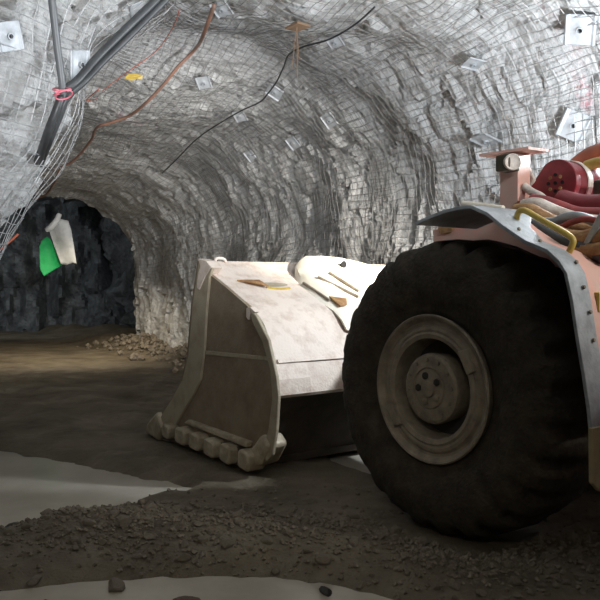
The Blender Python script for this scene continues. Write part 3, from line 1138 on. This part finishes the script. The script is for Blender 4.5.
# ---- front frame
b = MB()
b.prism([m3(u, .75, z) for u, z in ((.64, .9), (.6, 1.22), (.1, 1.45), (-.3, 1.6), (-.7, 1.62), (-1.6, 1.55), (-1.6, .5), (.5, .5))], m3(0, .85, 0))
b.build('front_frame', M['pink'], LD, bevel=.015)
b = MB()
b.prism([m3(u, .75, z) for u, z in ((.66, 1.62), (.68, 1.90), (.3, 1.93), (.08, 1.96), (-.12, 1.97), (-.35, 1.84), (-.7, 1.62), (-.7, 1.5), (-.1, 1.56), (.3, 1.62))], m3(0, .06, 0))
b.build('frame_panel', M['pink'], LD, bevel=.01)
b = MB()
b.prism([m3(u, .81, 1.93) for u in ()] + [m3(-.2, .75, 1.955), m3(.16, .75, 1.955), m3(.16, 1.0, 1.955), m3(-.2, 1.0, 1.955)], (0, 0, .02))
b.build('mast_base', M['pink'], LD, bevel=.004)
b = MB()
for x in (438, 446):
    pass
u, z = uv(446, 229, .74)
b.prism([m3(u + .07, .74, z + .035), m3(u - .09, .74, z + .025), m3(u - .05, .74, z - .03), m3(u + .05, .74, z - .035)], m3(0, -.012, 0))
b.build('frame_bracket', M['tan_hose'], LD, bevel=.004)
b = MB()
b.tube([m3(*(lambda q: (q[0], .42, q[1]))(uv(463, 204, .42))), m3(*(lambda q: (q[0], .42, q[1]))(uv(503, 209, .42)))], .022, 10)
b.build('cross_bar', M['dust_white'], LD, smooth=True)

# rear frame, out of the picture to the right
b = MB()
b.prism([m3(u, .15, z) for u, z in ((-1.75, .55), (-1.75, 1.55), (-3.6, 1.6), (-3.9, 1.3), (-3.9, .6))], m3(0, 2.0, 0))
b.build('rear_frame', M['pink'], LD, bevel=.03)

# ---- lamp post
VM = .80
def pm(x, y, v=VM):
    u, z = uv(x, y, v)
    return m3(u, v, z)
u0, u1 = .125, -.02
zb, zt = 1.95, 2.365
b = MB()
ch = [(u0, VM), (u1, VM), (u1, VM + .13), (u1 + .02, VM + .13), (u1 + .02, VM + .02), (u0 - .02, VM + .02), (u0 - .02, VM + .13), (u0, VM + .13)]
b.prism([m3(u, v, zb) for u, v in ch], (0, 0, zt - zb))
lp = b.build('lamp_post', M['pink'], LD, bevel=.004)
b = MB()
b.prism([m3(.25, VM - .06, zt), m3(.22, VM + .14, zt), m3(-.14, VM + .16, zt), m3(-.12, VM - .03, zt)], (0, 0, .018))
b.build('top_plate', M['pink'], lp)
b = MB()
b.prism([m3(u0 - .01, VM + .0, zb + .0), m3(-.14, VM, zb), m3(-.10, VM, zb + .05), m3(u1, VM, zb + .10)], m3(0, .05, 0))
b.build('gusset', M['orange'], lp)
c = pm(507, 163, VM - .10)
b = MB()
b.box(c + Vector((.055, -.06, -.055)), c + Vector((-.055, .05, .05)))
hs = b.build('lamp_housing', M['olive'], lp, bevel=.01)
ax = Vector((-.75, .6, -.1)).normalized()
b = MB().lathe([(.05, -.05), (.055, .045), (.05, .055), (.042, .05), (.036, .045), (.0005, .042)], c + Vector((-.03, .0, .0)), ax, Vector((0, 0, 1)), 24)
b.build('lamp_lens', M['white_hose'], lp, smooth=True)
b = MB()
b.tube(spline([pm(523, 158, .95), pm(530, 172, .95), pm(534, 180, .95), pm(527, 186, .95), pm(531, 178, .97), pm(526, 168, .97)], 5), .014, 8)
b.build('lamp_cable', M['white_hose'], lp, smooth='all')

# ---- red motor with spout
VMo = .95
cu, cz = uv(555.5, 183, VMo)
rad = .152
tip = uv(531, 189, VMo)
pts = []
for i in range(33):
    a = -math.pi / 2 - .25 + (2 * math.pi - 1.15) * i / 32
    pts.append((cu - math.cos(a) * rad * 1.0, cz + math.sin(a) * rad))
# teardrop: tangent tip towards the front
pts = [(cu + rad * math.cos(R(d_)), cz + rad * math.sin(R(d_))) for d_ in range(58, 276, 7)]
pts = [p_ for p_ in pts] + [(tip[0], tip[1] - .005), (tip[0] + .005, tip[1] + .02)]
b = MB()
b.prism([m3(u, VMo, z) for u, z in pts], m3(0, .05, 0))
mo = b.build('motor', M['red'], LD, smooth=True, bevel=.006)
b = MB().lathe([(.0005, 0), (.14, 0), (.146, -.02), (.146, -.20), (.15, -.21), (.15, -.30), (.12, -.33), (.0005, -.33)], m3(cu, VMo + .04, cz), OUT, Vector((0, 0, 1)), 40)
b.build('motor_body', M['red'], mo, smooth=True)
b = MB().lathe([(.152, -.10), (.158, -.105), (.158, -.15), (.152, -.155)], m3(cu, VMo + .03, cz), OUT, Vector((0, 0, 1)), 40, close=True)
b.build('motor_band', M['white_hose'], mo, smooth=True)
for k in range(9):
    a = 2 * math.pi * k / 8
    rr = .052 if k < 8 else 0
    b = MB().lathe([(.012, 0), (.012, .006), (.0005, .006)], m3(cu + rr * math.cos(a), VMo, cz + rr * math.sin(a)), OUT, Vector((0, 0, 1)), 10)
    b.build('vent_hole', M['hole'] if k % 2 == 0 else M['tan_hose'], mo)

# ---- hoses, handle, arm, tank
def hose(px, v, r, m, name='hose', n=12, per=6):
    pts = []
    for q in px:
        x, y = q[:2]
        vv = q[2] if len(q) > 2 else v
        u, z = uv(x, y, vv)
        pts.append(m3(u, vv, z))
    b = MB()
    b.tube(spline(pts, per), r, n)
    return b.build(name, m, LD, smooth='all')
hose([(517, 222), (517, 216), (520, 211), (526, 211), (540, 219), (556, 228), (568, 235), (573, 240), (572, 246), (569, 252)], .16, .017, M['yellow'], 'grab_handle')
hose([(524, 207), (536, 205), (548, 210), (560, 215), (580, 221), (606, 224)], .62, .048, M['white_hose'])
hose([(516, 213), (528, 212), (540, 218), (552, 224), (566, 229), (584, 232), (606, 236)], .50, .055, M['tan_hose'])
hose([(532, 200), (545, 202), (560, 207), (578, 213), (606, 214)], .75, .04, M['red_hose'])
hose([(545, 222), (556, 221), (566, 217), (577, 216), (590, 220), (606, 228)], .42, .026, M['fender'])
hose([(548, 232), (560, 228), (572, 222), (586, 219), (606, 222)], .40, .018, M['red_hose'])
hose([(520, 223), (535, 228), (552, 238), (570, 246), (590, 252), (606, 256)], .32, .045, M['black_hose'])
hose([(553, 234), (566, 239), (582, 241), (596, 238), (608, 234)], .36, .058, M['tan_hose'])
hose([(570, 250), (584, 252), (596, 252), (608, 250)], .32, .05, M['tan_hose'])
hose([(524, 186, .85), (532, 192, .85), (540, 196, .82), (548, 203, .8)], .85, .026, M['white_hose'])
hose([(560, 200), (574, 204), (590, 206), (610, 205)], .85, .07, M['red'])
hose([(576, 168), (586, 160), (596, 155), (612, 151)], 1.35, .07, M['orange'])
hose([(586, 166), (596, 163), (612, 160)], 1.15, .035, M['yellow'])
b = MB()
pts = [(579, 251), (584, 252), (606, 216), (604, 207), (597, 216)]
b.prism([m3(*(lambda q: (q[0], .30, q[1]))(uv(x, y, .30))) for x, y in pts], m3(0, .04, 0))
b.build('support_arm', M['fender'], LD, bevel=.004)
u, z = uv(592, 180, 1.0)
b = MB()
b.box(m3(u, 1.45, 1.75), m3(u - .7, 1.0, z))
b.build('hydraulic_tank', M['olive'], LD, bevel=.02)
b = MB()
b.prism([m3(uv(520, 203, .95)[0], .95, 1.9), m3(uv(520, 203, .95)[0], .95, 1.99), m3(-.5, .95, 2.02), m3(-.9, .95, 1.98), m3(-.9, .95, 1.5), m3(-.2, .95, 1.8)], m3(0, .5, 0))
b.build('engine_cover', M['red'], LD, bevel=.015)

# ------------------------------------------------------------------ stones
def stone_mesh(k):
    import bmesh
    bm = bmesh.new()
    bmesh.ops.create_icosphere(bm, subdivisions=2, radius=1)
    rs = random.Random(k)
    pl_ = []
    for _ in range(11):
        d_ = Vector((rs.gauss(0, 1), rs.gauss(0, 1), rs.gauss(0, 1))).normalized()
        pl_.append((d_, rs.uniform(.55, .9)))
    sx, sy, sz = rs.uniform(.8, 1.2), rs.uniform(.65, 1), rs.uniform(.5, .75)
    for v in bm.verts:
        c = v.co.copy()
        for d_, h in pl_:
            e = c.dot(d_) - h
            if e > 0: c -= d_ * e
        v.co = Vector((c.x * sx, c.y * sy, c.z * sz))
    me = bpy.data.meshes.new('stone')
    bm.to_mesh(me)
    bm.free()
    return me
put = []
sm = [stone_mesh(k) for k in range(8)]
for i, m_ in enumerate(sm):
    m_.materials.append(M['stone'])
rs = random.Random(5)
cnt = 0
put = []
tries = 0
while cnt < 300 and tries < 60000:
    tries += 1
    x = rs.uniform(-1.75, 1.7)
    y = rs.uniform(3.55, 5.2)
    if abs(x) > y * .40: continue
    if rs.random() > gravel_w(x, y) ** 1.3: continue
    P_ = Vector((x, y, 0)) - W
    if -.42 < P_.dot(DU) < .42 and -.06 < P_.dot(DV): continue
    r_ = .017 + .034 * rs.random() ** 2.2
    if rs.random() < .06: r_ *= 1.5
    z = ground(x, y)
    if z < WL + .004: continue
    if any((x - a) ** 2 + (y - b_) ** 2 < (1.05 * (r_ + c_)) ** 2 for a, b_, c_ in put): continue
    put.append((x, y, r_))
    o = bpy.data.objects.new('stone', sm[rs.randrange(8)])
    C.objects.link(o)
    o.location = (x, y, z + r_ * .25)
    o.rotation_euler = (rs.uniform(-.3, .3), rs.uniform(-.3, .3), rs.uniform(0, 6.28))
    o.scale = (r_, r_, r_)
    tag(o, 'small angular grey-brown stone lying in the gravel ridge across the foreground', 'stone', 'stones of the foreground gravel ridge')
    cnt += 1
def big_stone(x, y, r_, seed, m, label, flat=1.0):
    p_ = on_z(x, y, 0)
    me = stone_mesh(seed)
    me.materials.append(m)
    o = bpy.data.objects.new('stone', me)
    C.objects.link(o)
    o.location = (p_.x, p_.y, max(ground(p_.x, p_.y), WL) + r_ * .3 * flat)
    o.scale = (r_, r_, r_ * flat)
    o.rotation_euler = (.1, -.1, seed)
    tag(o, label, 'stone')
big_stone(115, 581, .06, 21, M['stone'], 'largest dark stone at the near edge of the gravel, left of centre')
big_stone(187, 595, .075, 22, M['stone_red'], 'reddish brown stone half sunk in the nearest puddle', .6)
big_stone(15, 526, .10, 23, M['stone_dark'], 'flat black wet slab at the left edge of the lit puddle', .35)
big_stone(44, 597, .05, 24, M['stone_red'], 'reddish stone at the bottom left edge in the nearest puddle', .7)
big_stone(183, 563, .05, 25, M['stone'], 'pale squarish stone standing out on the gravel ridge, left of centre')
big_stone(35, 577, .05, 26, M['stone'], 'rounded stone at the left end of the gravel ridge')
big_stone(326, 585, .045, 27, M['stone_dark'], 'black stone at the right end of the nearest puddle')
# fine gravel
def gravel(name, N, region, rr, label, wf):
    b = MB()
    k = 0
    tries = 0
    while k < N and tries < N * 40:
        tries += 1
        x, y = region(rs)
        if rs.random() > wf(x, y): continue
        P_ = Vector((x, y, 0)) - W
        if -.42 < P_.dot(DU) < .42 and -.06 < P_.dot(DV) < .8: continue
        z = ground(x, y)
        if z < WL: continue
        r_ = rr[0] + (rr[1] - rr[0]) * rs.random() ** 2
        c_ = Vector((x, y, z + r_ * .3))
        vs_ = []
        rot = Matrix.Rotation(rs.uniform(0, 6.28), 3, 'Z')
        for d_ in ((1, 0, 0), (-1, 0, 0), (0, 1, 0), (0, -1, 0), (0, 0, 1), (0, 0, -1), (.7, .6, .4), (-.6, .65, .5), (.55, -.7, .45), (-.7, -.5, .5)):
            vs_.append(c_ + rot @ (Vector(d_) * r_ * rs.uniform(.7, 1.1)))
        b.add(vs_, [(4, 6, 7), (4, 7, 9), (4, 9, 8), (4, 8, 6), (6, 0, 2), (6, 2, 7), (7, 2, 1), (7, 1, 9), (9, 1, 3), (9, 3, 8), (8, 3, 0), (8, 0, 6), (5, 2, 0), (5, 1, 2), (5, 3, 1), (5, 0, 3)])
        k += 1
    o = b.build(name, M['stone'])
    tag(o, label, 'gravel', kind='stuff')
gravel('gravel', 3200, lambda r: (r.uniform(-2, 2.2), r.uniform(3.6, 5.6)), (.006, .02), 'fine brown gravel strewn across the foreground mud ridge', lambda x, y: .08 + .92 * gravel_w(x, y))
def wallfoot(r):
    t, s = r.uniform(9, 18.4), 6.1 - abs(r.gauss(0, .45))
    p_ = T(t, s, 0)
    return p_.x, p_.y
gravel('rubble', 650, wallfoot, (.025, .10), 'loose rubble along the foot of the far right wall', lambda x, y: 1)

# ------------------------------------------------------------------ light
def point(name, loc, power, col, size=.1):
    l = bpy.data.lights.new(name, 'POINT')
    l.energy = power
    l.color = col
    l.shadow_soft_size = size
    o = bpy.data.objects.new(name, l)
    C.objects.link(o)
    o.location = loc
    return o
def spot(name, loc, tgt, power, col, ang, blend=.5, size=.1):
    l = bpy.data.lights.new(name, 'SPOT')
    l.energy = power
    l.color = col
    l.spot_size = R(ang)
    l.spot_blend = blend
    l.shadow_soft_size = size
    o = bpy.data.objects.new(name, l)
    C.objects.link(o)
    o.location = loc
    o.rotation_euler = (Vector(tgt) - Vector(loc)).to_track_quat('-Z', 'Y').to_euler()
    return o
point('work_lamp', wm(-.3, 1.9, 2.55), 420, (.85, .93, 1.0), .10)
spot('head_lamp', wm(-.3, 1.95, 2.6), T(17, 3.5, .3), 1500, (1.0, .89, .73), 60, .8, .10)
spot('roof_fill', Vector((2.1, .3, 3.4)), Vector((-1.1, 7.5, 4.3)), 1150, (.90, .95, 1.0), 66, 1.0, .3)  # added fill for roof and left pillar, no lamp stands here
spot('tunnel_fill', T(15.0, 3.9, 3.1), T(16.2, 3.6, 0), 430, (1.0, .86, .64), 118, .7, .2)  # unseen fill put in to brighten the far floor
spot('cross_cut_fill', Vector((-.7, 1.5, 1.3)), Vector((-1.6, 10.5, 4.4)), 700, (.95, .97, 1.0), 46, 1.0, .25)  # added fill for the mid roof, without any fixture
spot('drift_fill', wm(3.0, 1.2, 1.95), T(12.5, 2.6, 3.9), 420, (.97, .98, 1.0), 100, 1.0, .2)  # invisible fill over the bucket, added to lift the drift roof
spot('far_fill', T(22.0, 2.0, 3.0), FC + Vector((.3, 0, 1.2)), 200, (.88, .95, 1.0), 120, .8, .3)  # made-up source brightening the dark end chamber
spot('rear_lamp', wm(-3.2, .9, 3.0), wm(-.4, .6, 1.6), 260, (1.0, .96, .9), 50, .8, .12)
spot('ground_fill', Vector((-.5, -.8, 3.5)), Vector((-.35, 4.3, 0)), 170, (1.0, .95, .82), 42, 1.0, .25)  # extra fill added for the foreground mud
w = bpy.data.worlds.new('world')
w.use_nodes = True
w.node_tree.nodes['Background'].inputs[0].default_value = (1, .92, .77, 1)
w.node_tree.nodes['Background'].inputs[1].default_value = .085
sc.world = w
sc.view_settings.view_transform = 'Standard'
sc.view_settings.look = 'None'
sc.view_settings.gamma = 1
sc.view_settings.exposure = 0.0
